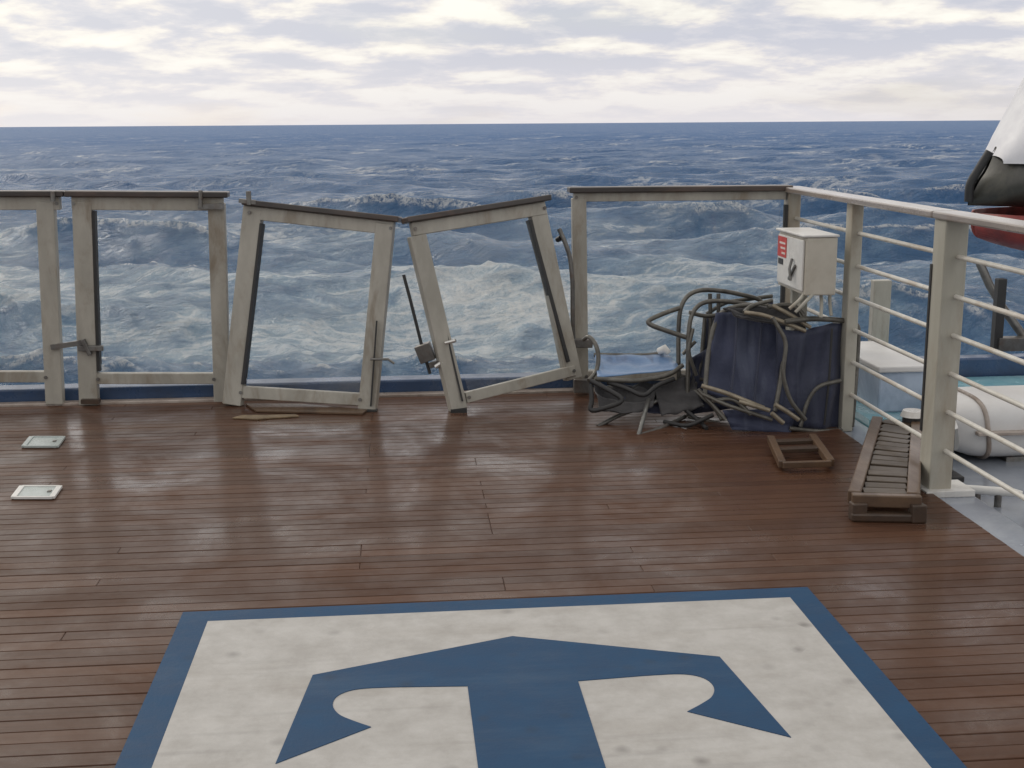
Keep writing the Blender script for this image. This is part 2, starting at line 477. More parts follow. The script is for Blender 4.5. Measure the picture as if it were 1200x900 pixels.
def build_sea():
    ang_vis = np.arange(-0.62, 0.86, 0.0032)                                   # from +Y towards +X
    ang_rest = np.linspace(0.86, 2 * math.pi - 0.62, 90)[1:]
    ang = np.concatenate([ang_vis, ang_rest])
    r = [1.0, 12.0, 30.0]
    while r[-1] < 45000.0:
        x = r[-1]
        k = 0.0045 if x < 500 else (0.006 if x < 2000 else (0.02 if x < 6000 else 0.08))
        r.append(x * (1 + k) if x >= 45 else x + 5)
    r = np.array(r)
    na, nr = len(ang), len(r)
    A, Rr = np.meshgrid(ang, r)
    X0, Y0 = Rr * np.sin(A), Rr * np.cos(A)
    sp = np.gradient(r)[:, None] * np.ones_like(A)
    da = np.append(np.diff(ang), ang[0] + 2 * math.pi - ang[-1])[None, :] * Rr
    sp = np.maximum(sp, da)
    X, Y, Z = X0.copy(), Y0.copy(), np.zeros_like(X0)
    jxx, jyy, jxy = np.ones_like(X0), np.ones_like(X0), np.zeros_like(X0)
    lam = np.exp(np.linspace(math.log(62), math.log(0.9), 84))
    near = 1.0 / (1.0 + (Rr / 4000.0) ** 2)
    for i, L in enumerate(lam):
        L = L * (1 + 0.12 * rng.normal())
        spread = 0.28 if L > 11 else (0.65 if L > 6 else 0.95)
        th = WIND + rng.normal() * spread
        k = 2 * math.pi / L
        a = 0.0125 * L ** 0.95 * (0.5 if L > 40 else (1.75 if L > 11 else (0.8 if L > 3.5 else 1.25))) * (0.7 + 0.6 * rng.random()) * 0.80
        dx, dy = math.sin(th), math.cos(th)
        att = np.clip(L / (3.0 * sp) - 0.6, 0, 1) * near * (1 - (0.45 if L > 11 else 0.0) * np.clip((Rr - 170) / 250, 0, 1))
        ph = k * (dx * X0 + dy * Y0) + rng.random() * 6.283
        c, s = np.cos(ph) * att, np.sin(ph) * att
        Qs = 0.8
        Z += a * c
        X -= Qs * a * dx * s
        Y -= Qs * a * dy * s
        jxx -= Qs * a * k * dx * dx * c
        jyy -= Qs * a * k * dy * dy * c
        jxy -= Qs * a * k * dx * dy * c
    J = jxx * jyy - jxy ** 2
    nearm = (Rr > 60) & (Rr < 200)
    jq = np.percentile(J[nearm], [0.3, 8])
    foam = np.clip((jq[1] - J) / max(jq[1] - jq[0], 1e-3), 0, 1)
    crest = np.clip((Z - 0.35) / 1.6, 0, 1)
    foam = foam * (0.35 + 0.65 * crest) * (1 - 0.6 * np.clip((Rr - 140) / 400, 0, 1))
    # white water trailing off the windward back of each breaking crest
    side = X0 / (np.abs(Y0) + 20.0)
    wake = np.exp(-((Rr - 60) / 95.0).clip(0) ** 2) * (1 - 1 / (1 + np.exp(-(side - 0.42) * 16)))
    co = np.stack([X, Y, Z], -1).reshape(-1, 3)
    idx = np.arange(nr * na).reshape(nr, na)
    a0, b0 = idx[:-1], idx[1:]
    a1, b1 = np.roll(a0, -1, 1), np.roll(b0, -1, 1)
    quads = np.stack([a0, b0, b1, a1], -1).reshape(-1, 4)[:, ::-1]
    me = bpy.data.meshes.new('sea')
    me.vertices.add(len(co))
    me.vertices.foreach_set('co', co.astype(np.float32).ravel())
    me.loops.add(quads.size)
    me.loops.foreach_set('vertex_index', quads.astype(np.int32).ravel())
    me.polygons.add(len(quads))
    me.polygons.foreach_set('loop_start', np.arange(0, quads.size, 4, dtype=np.int32))
    me.polygons.foreach_set('use_smooth', np.ones(len(quads), bool))
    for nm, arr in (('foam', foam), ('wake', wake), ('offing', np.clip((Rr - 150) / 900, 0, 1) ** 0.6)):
        at_ = me.attributes.new(nm, 'FLOAT', 'POINT')
        at_.data.foreach_set('value', arr.astype(np.float32).ravel())
    me.update(calc_edges=True)
    if me.polygons[5000].normal.z < 0:
        me.flip_normals()
    o = bpy.data.objects.new('sea', me)
    o.location = (0, 0, SEA_Z)
    COL.objects.link(o)

    def sea_fn(T):
        geo = T.n('ShaderNodeNewGeometry')
        P = geo.outputs['Position']
        fo = T.n('ShaderNodeAttribute', attribute_name='foam')
        wk = T.n('ShaderNodeAttribute', attribute_name='wake')
        mp = T.n('ShaderNodeMapping', {'Vector': P, 'Rotation': (0, 0, 0.25), 'Scale': (0.40, 1.0, 1.0)})
        s1 = T.n('ShaderNodeTexNoise', {'Vector': mp, 'Scale': 0.42, 'Detail': 10.0, 'Roughness': 0.70, 'Distortion': 0.5})
        s2 = T.n('ShaderNodeTexNoise', {'Vector': P, 'Scale': 1.1, 'Detail': 8.0, 'Roughness': 0.7, 'Distortion': 0.5})
        s3 = T.n('ShaderNodeTexNoise', {'Vector': mp, 'Scale': 0.075, 'Detail': 3.0, 'Roughness': 0.5})
        # foam: breaking crests broken up by noise, plus streaks drawn out across the troughs, plus small distant whitecaps
        s5 = T.n('ShaderNodeTexNoise', {'Vector': T.n('ShaderNodeMapping', {'Vector': P, 'Scale': (1.5, 0.8, 1.5)}), 'Scale': 1.0, 'Detail': 9.0, 'Roughness': 0.75, 'Distortion': 1.2})
        f1 = T.math('MULTIPLY', T.math('ADD', fo.outputs['Fac'], T.math('MULTIPLY', T.math('SUBTRACT', s2, 0.5), 1.1)), 1.8, clamp=True)
        f1 = T.math('MULTIPLY', T.math('MULTIPLY', f1, T.ramp(fo.outputs['Fac'], [(0.05, 0.0), (0.45, 0.9)])), T.ramp(s5, [(0.44, 0.05), (0.56, 0.9)]))
        patch = T.math('MULTIPLY', T.math('SUBTRACT', s3, 0.52), 1.1)
        wv = T.math('ADD', T.math('MULTIPLY', wk.outputs['Fac'], 0.125), patch)
        wp = T.n('ShaderNodeVectorMath', {0: T.n('ShaderNodeMapping', {'Vector': P, 'Scale': (0.30, 0.62, 0.3)}), 1: T.n('ShaderNodeVectorMath', {0: T.n('ShaderNodeTexNoise', {'Vector': P, 'Scale': 0.5, 'Detail': 5.0, 'Roughness': 0.6}).outputs['Color'], 1: (1.6, 1.6, 0)}, operation='MULTIPLY')}, operation='ADD')
        vo = T.n('ShaderNodeTexVoronoi', {'Vector': wp, 'Scale': 1.0}, feature='DISTANCE_TO_EDGE')
        lace = T.ramp(T.math('ADD', vo, T.math('MULTIPLY', T.math('SUBTRACT', s2, 0.5), 0.35)), [(0.0, 1.0), (0.07, 0.85), (0.17, 0.12), (0.30, 0.0)])
        body = T.ramp(T.math('ADD', s1, wv), [(0.56, 0.0), (0.70, 0.6), (0.82, 0.9)])
        solid = T.ramp(T.math('ADD', s1, wv), [(0.64, 0.0), (0.76, 0.5), (0.88, 0.9)])
        f2 = T.math('MAXIMUM', T.math('MULTIPLY', body, lace), T.math('MULTIPLY', solid, T.ramp(s5, [(0.36, 0.25), (0.58, 1.0)])))
        of = T.n('ShaderNodeAttribute', attribute_name='offing')
        s4 = T.n('ShaderNodeTexNoise', {'Vector': T.n('ShaderNodeMapping', {'Vector': P, 'Scale': (0.085, 0.045, 0.1)}), 'Scale': 1.0, 'Detail': 7.0, 'Roughness': 0.72})
        f3 = T.math('MULTIPLY', T.ramp(s4, [(0.57, 0.0), (0.72, 0.40)]), T.ramp(of.outputs['Fac'], [(0.05, 0.0), (0.3, 1.0), (0.9, 0.6)]))
        s6 = T.n('ShaderNodeTexNoise', {'Vector': T.n('ShaderNodeMapping', {'Vector': P, 'Scale': (4.5, 1.6, 4.0)}), 'Scale': 1.0, 'Detail': 6.0, 'Roughness': 0.8})
        fleck = T.math('MULTIPLY', T.ramp(s6, [(0.56, 0.0), (0.70, 0.5)]), T.ramp(T.math('ADD', s1, wv), [(0.40, 0.0), (0.62, 1.0)]))
        f = T.math('MAXIMUM', T.math('MAXIMUM', f1, f2), T.math('MAXIMUM', f3, fleck))
        f = T.math('MULTIPLY', f, T.ramp(s6, [(0.34, 0.6), (0.58, 1.0)]))
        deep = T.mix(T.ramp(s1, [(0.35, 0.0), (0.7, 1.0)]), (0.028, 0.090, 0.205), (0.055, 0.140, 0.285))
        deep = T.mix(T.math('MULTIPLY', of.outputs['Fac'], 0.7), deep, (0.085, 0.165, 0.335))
        aer = T.mix(T.math('MULTIPLY', wk.outputs['Fac'], T.ramp(T.math('ADD', s1, patch), [(0.30, 0.20), (0.62, 0.95)])), deep, (0.29, 0.41, 0.51))
        col = T.mix(f, aer, (0.74, 0.74, 0.73))
        rough = T.math('ADD', T.math('ADD', T.math('MULTIPLY', f, 0.5), 0.13), T.math('MULTIPLY', of.outputs['Fac'], 0.35))
        spec = T.ramp(of.outputs['Fac'], [(0.0, 0.5), (0.5, 0.22), (1.0, 0.12)])
        b1 = T.n('ShaderNodeTexNoise', {'Vector': mp, 'Scale': 2.4, 'Detail': 11.0, 'Roughness': 0.76, 'Distortion': 0.4})
        b2 = T.n('ShaderNodeTexNoise', {'Vector': T.n('ShaderNodeMapping', {'Vector': P, 'Rotation': (0, 0, WIND), 'Scale': (0.16, 0.30, 0.1)}),
                                        'Scale': 1.0, 'Detail': 10.0, 'Roughness': 0.66, 'Distortion': 0.5})
        bb = T.n('ShaderNodeBump', {'Height': b1, 'Strength': 0.75, 'Distance': 0.45})
        bc = T.n('ShaderNodeBump', {'Height': b2, 'Strength': 0.6, 'Distance': 4.0, 'Normal': bb})
        return T.n('ShaderNodeBsdfPrincipled', {'Base Color': col, 'Roughness': rough, 'IOR': 1.33, 'Specular IOR Level': spec, 'Normal': bc})
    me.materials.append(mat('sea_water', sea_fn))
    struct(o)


build_sea()

# ------------------------------------------------------------------ hull, deck, kerb
XR = 2.27                        # line of the side railing
YB = 7.07                        # line of the windbreak panels
DECK_X0, DECK_X1, DECK_Y0, DECK_Y1 = -7.0, 2.225, -1.5, 7.045
struct(MB().box((-40, -12, -14.0), (22, 7.24, -0.42)).build('hull', M['hull']))
deck = struct(MB().box((DECK_X0, DECK_Y0, -0.40), (DECK_X1, DECK_Y1, -0.005)).build('deck', M['caulk']))

PITCH_Y, PLANK_W = 0.066, 0.0635
lengths = [2.4, 2.9, 3.3, 3.8]
plank_meshes = {}


def plank_mesh(L):
    L = round(L, 3)
    if L not in plank_meshes:
        h, b, w, l = 0.012, 0.0022, PLANK_W / 2, L / 2
        vs = [(sx * l, sy * w, z) for z in (-h, -b) for sx, sy in ((-1, -1), (1, -1), (1, 1), (-1, 1))]
        vs += [(sx * (l - b), sy * (w - b), 0) for sx, sy in ((-1, -1), (1, -1), (1, 1), (-1, 1))]
        fs = [(8, 9, 10, 11)]
        for o in (0, 4):
            fs += [(o + i, o + (i + 1) % 4, o + 4 + (i + 1) % 4, o + 4 + i) for i in range(4)]
        me = bpy.data.meshes.new('plank')
        me.from_pydata(vs, [], fs)
        me.materials.append(M['plank'])
        plank_meshes[L] = me
    return plank_meshes[L]


def plank(L, x, y, z):
    o = bpy.data.objects.new('plank', plank_mesh(L))
    COL.objects.link(o)
    o.parent = deck
    o.location = (x, y, z)
    return o


rest = MB()
n_plank = 0
y = DECK_Y1 - PITCH_Y / 2
while y > DECK_Y0 + 0.05:
    if y > 2.32:
        left = -2.75 if y > 4.4 else -2.0
        x = DECK_X1
        k = 0
        while x > left + 0.05:
            L = random.choice(lengths)
            if k == 0:
                L = random.choice([0.9, 1.4, 1.9, 2.4])
            k += 1
            if x - L < left + 0.8:
                L = x - left
            L = round(L, 1) if x - L > left + 0.05 else round(x - left, 3)
            plank(L - 0.0014, x - L / 2, y, random.uniform(-0.0008, 0.0008))
            n_plank += 1
            x -= L
        x1 = left
        rest.box((DECK_X0, y - PLANK_W / 2, -0.012), (x1 - 0.005, y + PLANK_W / 2, 0.0))
    else:
        rest.box((DECK_X0, y - PLANK_W / 2, -0.012), (DECK_X1, y + PLANK_W / 2, 0.0))
    y -= PITCH_Y
rb = rest.build('planking', M['plank'], deck)
rb['kind'] = 'stuff'
print('planks', n_plank)

kerb = struct(MB().box((-12, 7.13, -0.41), (2.36, 7.27, 0.082)).build('kerb', M['kerb'], bevel=0.012))
MB().box((-12, 7.05, -0.41), (2.225, 7.125, 0.012)).build('trim_strip', M['trim'], kerb, bevel=0.004)

# lower side deck beyond the railing
side = struct(MB().box((2.42, -2, -0.41), (10, 6.1, -0.13)).build('side_deck', M['sidedeck']))
struct(MB().box((2.42, 6.105, -0.41), (10, 7.1, 0.02)).build('painted_deck_strip', M['turquoise']))
struct(MB().box((2.365, 7.13, -0.41), (10, 7.25, 0.13)).build('kerb', M['kerb'], bevel=0.012))
struct(MB().box((2.23, -2, -0.41), (2.415, 7.04, -0.02)).build('gutter', M['sidedeck'], bevel=0.006))

# ------------------------------------------------------------------ painted emblem
emb = thing('deck_emblem', 'painted blue anchor in a white field with a blue border on the deck', 'emblem', (0.31, 2.3, 0))
EX, EB = 0.312, 1.3
z0 = 0.0025
x0, x1, y1 = -0.734, 1.345, 3.862
wx0, wx1, wy1 = -0.640, 1.255, 3.770


def sheet(poly, z, th=0.002):
    return MB().slab([(a, b, z) for a, b in poly], th, (0, 0, 1))


MBb = MB()
for poly in ([(x0, EB), (wx0, EB), (wx0, wy1), (x0, y1)], [(x0, y1), (wx0, wy1), (wx1, wy1), (x1, y1)], [(x1, y1), (wx1, wy1), (wx1, EB), (x1, EB)]):
    MBb.slab([(a, b, z0) for a, b in poly][::-1], 0.002, (0, 0, 1))
MBb.build('border', M['pblue'], emb)
sheet([(wx0 - 0.002, EB), (wx1 + 0.002, EB), (wx1 + 0.002, wy1 + 0.002), (wx0 - 0.002, wy1 + 0.002)], 0.0045).build('white_field', M['pwhite'], emb)


def half_anchor(sg):
    # outline of one half of the anchor: point, corner, fluke tip, barb, round hook, back along the arm to the shank
    p = [(0, 3.549), (0.594, 3.336), (0.652, 2.838), (0.40, 3.018)]
    pix = [(435, 853), (412, 845), (397, 838), (390, 828), (394, 818), (408, 811), (430, 807.5), (470, 806), (548, 805)]
    pix = [pix[0]] + [(v.x, v.y) for v in spline([Vector((a, b, 0)) for a, b in pix[:-1]], 5)][1:] + [pix[-1]]
    for a, b in pix:
        w = atz(a, b, 0.004)
        p.append((EX - w.x, w.y))
    p[3] = p[4]
    del p[4]
    p += [(0.153, 1.45), (0, 1.45)]
    return [(EX + sg * a, b) for a, b in p]


def poly_sheet(poly, z, th, name, material, parent):
    """concave outline filled with triangles and given real thickness"""
    from mathutils.geometry import tessellate_polygon
    k = len(poly)
    tris = tessellate_polygon([[Vector((a, b, 0)) for a, b in poly]])
    vs = [Vector((a, b, z)) for a, b in poly] + [Vector((a, b, z - th)) for a, b in poly]
    fs = []
    for t in tris:
        a, b, c = (vs[i] for i in t)
        t = t if (b - a).cross(c - a).z > 0 else t[::-1]
        fs.append(tuple(t))
    fs += [(i, k + i, k + (i + 1) % k, (i + 1) % k) for i in range(k)]
    return MB().add(vs, fs).build(name, material, parent)


hl, hr = half_anchor(-1), half_anchor(1)
poly_sheet(hl[:-1] + [p for p in hr[:-1]][::-1][:-1], 0.0075, 0.002, 'anchor', M['pblue'], emb)


# ------------------------------------------------------------------ small deck plates
def deck_plate(pix, label, fade):
    bl, br, tr, tl = [atz(*p, 0.006) for p in pix]
    c = (bl + br + tr + tl) / 4
    t = thing('deck_plate', label, 'deck plate', (c.x, c.y, 0), 'metal plates let into the deck')
    MB().slab([bl, br, tr, tl], 0.008, (0, 0, 1)).build('plate', M['lampglass'], t)
    up = Vector((0, 0, 0.003))
    fr = MB()
    for a, b, w in ((bl, tl, 0.024), (br, tr, 0.024), (bl, br, 0.010), (tl, tr, 0.010)):
        fr.beam(a + up, b + up, w, 0.012, (0, 0, 1))
    fr.build('rim', fade, t, bevel=0.002)
    MB().box((c.x + 0.045, c.y - 0.012, 0.009), (c.x + 0.06, c.y + 0.012, 0.014)).build('latch', M['steel'], t)


deck_plate([(16, 584), (61, 584), (70, 571), (26, 571)], 'pale metal deck plate with bright white ends, the one nearer the camera', M['white'])
deck_plate([(28, 524), (66, 524), (74, 513), (37, 513)], 'pale dulled metal deck plate close to the windbreak rail', M['lampglass'])

# ------------------------------------------------------------------ windbreak panels
UP = Vector((0, 0, 1))


def V(px, Y):
    return at(px[0], px[1], Y)


def windbreak(label, left, right, top, bottom, lw, rw, th=0.072, bh=0.062, glass=True, gasket=None, capover=0.03):
    """left/right/top/bottom: (start, end) as (px, py, Y) centre lines"""
    P = lambda t: at(*t)
    pts = [P(left[0]) if left else None, P(left[1]) if left else None]
    rt, rbm = P(right[0]) if right else None, P(right[1]) if right else None
    base = (pts[1] + rbm) / 2 if left and right else (pts[1] if left else rbm)
    t = thing('windbreak_panel', label, 'windbreak panel', (base.x, base.y, 0), 'windbreak panels along the ship side')
    a, b = P(top[0]), P(top[1])
    c, d = P(bottom[0]), P(bottom[1])
    along = (b - a).normalized()
    upv = ((a - c).normalized() + (b - d).normalized()).normalized()
    n = along.cross(upv).normalized()
    if n.y > 0:
        n = -n
    upn = n.cross(along).normalized()
    if upn.z < 0:
        upn = -upn
    if left:
        MB().beam(pts[0], pts[1], lw, 0.06, n).build('post', M['frame'], t, bevel=0.005)
    if right:
        MB().beam(rt, rbm, rw, 0.06, n).build('post', M['frame'], t, bevel=0.005)
    MB().beam(a, b, th, 0.052, n).build('top_rail', M['frame'], t, bevel=0.004)
    cap0, cap1 = a - along * capover + upn * (th / 2 + 0.0165), b + along * capover + upn * (th / 2 + 0.0165)
    MB().beam(cap0, cap1, 0.032, 0.115, n).build('rail_cap', M['cap'], t, bevel=0.006)
    MB().beam(c, d, bh, 0.05, n).build('bottom_rail', M['frame'], t, bevel=0.004)
    if glass:
        g = MB()
        sh = upn * (th / 2 - 0.01)
        sl = upn * (bh / 2 - 0.01)
        ii = along * 0.03
        g.slab([c + sl + ii, d + sl - ii, b - sh - ii, a - sh + ii], 0.008, n)
        g.build('pane', M['glass'], t)
    for e0, e1, up_ in ((a, b, 0.0), (c, d, 0.0)):
        for pt, sg in ((e0, 1), (e1, -1)):
            if (pt is e0 and not left) or (pt is e1 and not right):
                continue
            q_ = pt + along * (0.012 * sg)
            MB().tube([q_ + n * 0.031, q_ + n * 0.037], 0.010, 8).build('bolt', M['steel'], t)
    if gasket:
        for g0, g1, w in gasket:
            MB().beam(P(g0) + n * 0.006, P(g1) + n * 0.006, w * 0.75, 0.052, n).build('gasket', M['black'], t)
    return t, n, along, upn


Yp = YB
p1 = windbreak('weathered grey windbreak panel cut off by the left edge of the photo',
               ((-190, 238, Yp), (-178, 473, Yp)), ((54, 236, Yp), (65, 473, Yp)), ((-190, 238, Yp), (71, 238, Yp)), ((-178, 441, Yp), (58, 441, Yp)), 0.1, 0.096)
p2 = windbreak('upright grey windbreak panel second from the left with level top rail and black edge strip',
               ((97, 236, Yp), (105, 474, Yp)), ((254, 238, Yp), (261, 474, Yp)), ((85, 238, Yp), (262, 239, Yp)), ((114, 443, Yp), (254, 443, Yp)), 0.105, 0.092,
               gasket=[((111, 247, Yp), (117, 434, Yp), 0.02)])
p3 = windbreak('grey windbreak panel knocked askew and leaning to the right, left of the broken gap',
               ((298, 242, 7.02), (273, 474, 6.93)), ((452, 262, 6.84), (431, 480, 6.74)), ((292, 249, 7.02), (462, 268, 6.83)), ((282, 459, 6.93), (426, 468, 6.75)), 0.108, 0.1, bh=0.068,
               gasket=[((308, 262, 7.0), (286, 450, 6.92), 0.02)])
p4 = windbreak('grey windbreak panel tipped onto its left foot, top rail sloping up to the right',
               ((488, 276, 6.74), (537, 480, 6.64)), ((629, 248, 6.98), (671, 444, 6.90)), ((482, 269, 6.73), (638, 244, 6.99)), ((545, 466, 6.65), (672, 434, 6.89)), 0.096, 0.1, bh=0.06,
               gasket=[((619, 258, 6.96), (664, 424, 6.88), 0.022)])
p5 = windbreak('upright grey windbreak panel behind the piled chairs, joining the corner post',
               ((678, 232, Yp), (681, 464, Yp)), None, ((672, 231, Yp), (920, 228.5, Yp)), ((684, 440, Yp), (916, 438, Yp)), 0.082, 0.08, th=0.05)

# fittings on the panels
t1, n1_, al1, up1 = p1
fit = MB()
fit.beam(at(60, 407, Yp - 0.04), at(99, 401, Yp - 0.04), 0.028, 0.02)
fit.build('clamp_bar', M['steel'], t1)
MB().tube([at(62, 224, Yp - 0.06), at(62, 236, Yp - 0.06)], 0.014).build('clip', M['steel'], t1)
t2, n2_, al2, up2 = p2
cl = MB()
cl.beam(at(92, 408, Yp - 0.045), at(121, 408, Yp - 0.045), 0.03, 0.03)
cl.beam(at(97, 398, Yp - 0.05), at(106, 416, Yp - 0.05), 0.022, 0.03)
cl.build('clamp', M['steel'], t2, bevel=0.003)
b2_ = MB()
b2_.beam(at(232, 242, Yp - 0.05), at(262, 242, Yp - 0.05), 0.03, 0.02)
b2_.tube([at(235, 223, Yp - 0.06), at(235, 243, Yp - 0.06)], 0.012)
b2_.build('bracket', M['steel'], t2)
MB().beam(at(96, 470, Yp - 0.04), at(117, 470, Yp - 0.04), 0.025, 0.05).build('foot', M['teakdark'], t2)
t3, n3_, al3, up3 = p3
b3 = MB()
b3.tube([at(291, 224, 6.96), at(292, 240, 6.96)], 0.014)
b3.beam(at(280, 235, 6.97), at(300, 237, 6.97), 0.022, 0.03)
b3.build('bracket', M['steel'], t3)
MB().beam(at(441.5, 376, 6.73), at(434.5, 476, 6.70), 0.009, 0.02).build('gasket', M['black'], t3)
MB().beam(at(424, 482, 6.70), at(442, 482, 6.70), 0.02, 0.05).build('foot', M['black'], t3)
MB().tube([at(434, 421, 6.69), at(455, 421, 6.68), at(462, 426, 6.68)], 0.007).build('bolt', M['steel'], t3)
t4, n4_, al4, up4 = p4
MB().beam(at(528, 481, 6.62), at(547, 480, 6.62), 0.022, 0.05).build('foot', M['black'], t4)
MB().beam(at(522, 385, 6.68), at(542, 470, 6.62), 0.010, 0.02).build('gasket', M['black'], t4)
bt = MB()
bt.tube([at(510, 430, 6.64), at(519, 424, 6.64)], 0.012)
MB().tube([at(522, 402, 6.64), at(534, 399, 6.62)], 0.010).build('bolt', M['bright'], t4)
bt.build('bolt', M['bright'], t4)
rod = MB().tube([at(473, 322, 6.74), at(481, 352, 6.72), at(495, 408, 6.70), at(504, 438, 6.69)], 0.009).build('latch_rod', M['black'], t4)
MB().beam(at(490, 416, 6.70), at(507, 410, 6.68), 0.10, 0.05).build('latch_block', M['steel'], rod, bevel=0.004)
MB().beam(at(504, 428, 6.68), at(520, 424, 6.65), 0.03, 0.03).build('latch_arm', M['steel'], rod)
t5, n5_, al5, up5 = p5
MB().tube([at(655, 268, 6.98), at(661, 281, 6.97), at(668, 300, 6.96), at(671, 330, 6.96), at(671, 380, 6.97), at(673, 412, 6.98)], 0.013, smooth_pts=4).build('bent_bar', M['steel'], t5)
hb = MB()
hb.beam(at(671, 402, 6.97), at(694, 402, 6.97), 0.05, 0.05)
MB().beam(at(672, 452, 6.97), at(690, 452, 6.97), 0.08, 0.05).build('hinge_bracket', M['steel'], t5, bevel=0.004)
hb.build('hinge_bracket', M['steel'], t5, bevel=0.004)
kn = MB()
kn.tube([at(653, 281, 7.0), at(657, 279, 6.98)], 0.016)
kn.build('bolt', M['black'], t5)

# loose pieces under the bent panels
bat = MB()
bat.slab([atz(272, 490, 0.006), atz(300, 491.5, 0.006), atz(318, 490, 0.006), atz(351, 488, 0.006), atz(346, 486, 0.006), atz(312, 487, 0.006), atz(284, 487, 0.006)], 0.010, (0, 0, 1))
tag(bat.build('timber_splinter', M['batten'], None, bevel=0.004), 'yellowish broken timber piece lying on the deck under the leaning panel', 'debris')
bat = MB()
bat.slab([atz(300, 482, 0.008), atz(425, 485, 0.008), atz(430, 481, 0.008), atz(352, 474, 0.008), atz(288, 474, 0.008)], 0.012, (0, 0, 1))
tag(bat.build('loose_board', M['teak'], None, bevel=0.002), 'brown loose strip of board lying flat below the bottom rail of the leaning panel', 'debris')

# ------------------------------------------------------------------ side railing
rail = thing('side_railing', 'cream painted side railing with six round bars and a wet timber cap at right', 'railing', (XR, 5.0, 0))
NX = (-1, 0, 0)
for Yp_, w, d in ((7.07, 0.09, 0.075), (6.06, 0.085, 0.06), (4.955, 0.115, 0.10), (3.82, 0.10, 0.08), (2.7, 0.10, 0.08)):
    p = MB().box((XR - d / 2, Yp_ - w / 2, -0.02), (XR + d / 2, Yp_ + w / 2, 1.149)).build('post', M['post'], rail, bevel=0.006)
    if Yp_ == 4.955:
        MB().box((XR - d / 2 - 0.005, Yp_ - 0.012 + w / 2, 0.24), (XR - d / 2 + 0.02, Yp_ + w / 2 + 0.004, 0.96)).build('gasket', M['black'], p)
        MB().box((XR - 0.075, Yp_ - 0.095, -0.02), (XR + 0.14, Yp_ + 0.075, 0.008)).build('base_plate', M['white'], p, bevel=0.003)
    if Yp_ == 7.07:
        MB().box((XR - d / 2 - 0.022, Yp_ - w / 2 - 0.004, 0.1), (XR - d / 2 - 0.001, Yp_ - w / 2 + 0.02, 1.08)).build('gasket', M['black'], p)
for z in (1.0, 0.835, 0.672, 0.51, 0.345, 0.176):
    MB().tube([(XR + 0.012, 7.05, z), (XR + 0.012, 2.45, z)], 0.0105, 10).build('rail_bar', M['railbar'], rail)
MB().box((XR - 0.062, 5.02, 1.15), (XR + 0.062, 7.13, 1.181)).build('rail_cap', M['capsheen'], rail, bevel=0.007)
MB().box((XR - 0.062, 2.40, 1.15), (XR + 0.062, 5.012, 1.181)).build('rail_cap', M['capsheen'], rail, bevel=0.007)

# ------------------------------------------------------------------ control box at the corner
cb = thing('control_box', 'cream steel control box with a red sticker at the railing corner', 'electrical box', (2.09, 6.22, 0))
bx0, bx1, by0, by1, bz0, bz1 = 2.005, 2.165, 5.99, 6.44, 0.695, 0.985
MB().box((bx0, by0, bz0), (bx1, by1, bz1)).build('housing', M['boxpaint'], cb, bevel=0.008)
door = MB().box((bx0 - 0.012, by0 + 0.02, bz0 + 0.02), (bx0 - 0.001, by1 - 0.02, bz1 - 0.015)).build('door', M['white'], cb, bevel=0.004)  # whiter than the housing: stronger light on this side put into the colour
st = MB().box((bx0 - 0.0145, by1 - 0.17, bz1 - 0.13), (bx0 - 0.0125, by1 - 0.025, bz1 - 0.025)).build('sticker', M['red'], door)
for k in range(3):
    MB().box((bx0 - 0.0165, by1 - 0.155, bz1 - 0.062 - k * 0.026), (bx0 - 0.0147, by1 - 0.06 - 0.02 * k, bz1 - 0.052 - k * 0.026)).build('print_line', M['paper'], door)
MB().box((bx0 - 0.0145, by1 - 0.12, bz1 - 0.17), (bx0 - 0.0125, by1 - 0.04, bz1 - 0.14)).build('label_plate', M['black'], door)
MB().tube([(bx0 - 0.02, by0 + 0.16, bz1 - 0.12), (bx0 - 0.035, by0 + 0.15, bz1 - 0.17), (bx0 - 0.03, by0 + 0.14, bz1 - 0.23)], 0.007).build('handle', M['steel'], door)
MB().beam((bx0 - 0.018, by0 + 0.21, bz0 + 0.06), (bx0 - 0.018, by0 + 0.11, bz0 + 0.14), 0.012, 0.01, NX).build('handle', M['steel'], door)
MB().box((bx0 - 0.02, by0 - 0.006, bz1 + 0.001), (bx1 + 0.006, by1 + 0.006, bz1 + 0.013)).build('lid', M['white'], cb, bevel=0.004)  # white instead of cream: sky brightness on the box top painted in
for yy in (6.27, 6.40):
    MB().box((2.07, yy - 0.02, 0.0), (2.11, yy + 0.02, bz0 - 0.001)).build('leg', M['post'], cb, bevel=0.004)
for (a, b, c) in (((925, 362, 6.0), (937, 352, 6.0), (942, 345, 6.02)), ((932, 366, 5.98), (948, 350, 5.98), (952, 345, 6.0)), ((962, 372, 6.0), (963, 355, 6.02), (962, 346, 6.05)),
                  ((974, 370, 6.05), (972, 350, 6.08), (973, 344, 6.1))):
    MB().tube([at(*a), at(*b), at(*c)], 0.009, smooth_pts=4).build('conduit', M['post'], cb)

# ------------------------------------------------------------------ wreck of chairs
def tubes(paths, r, name, material, parent, sm=6):
    out = []
    for p in paths:
        out.append(MB().tube([at(*q) for q in p], r, 8, smooth_pts=sm).build(name, material, parent))
    return out


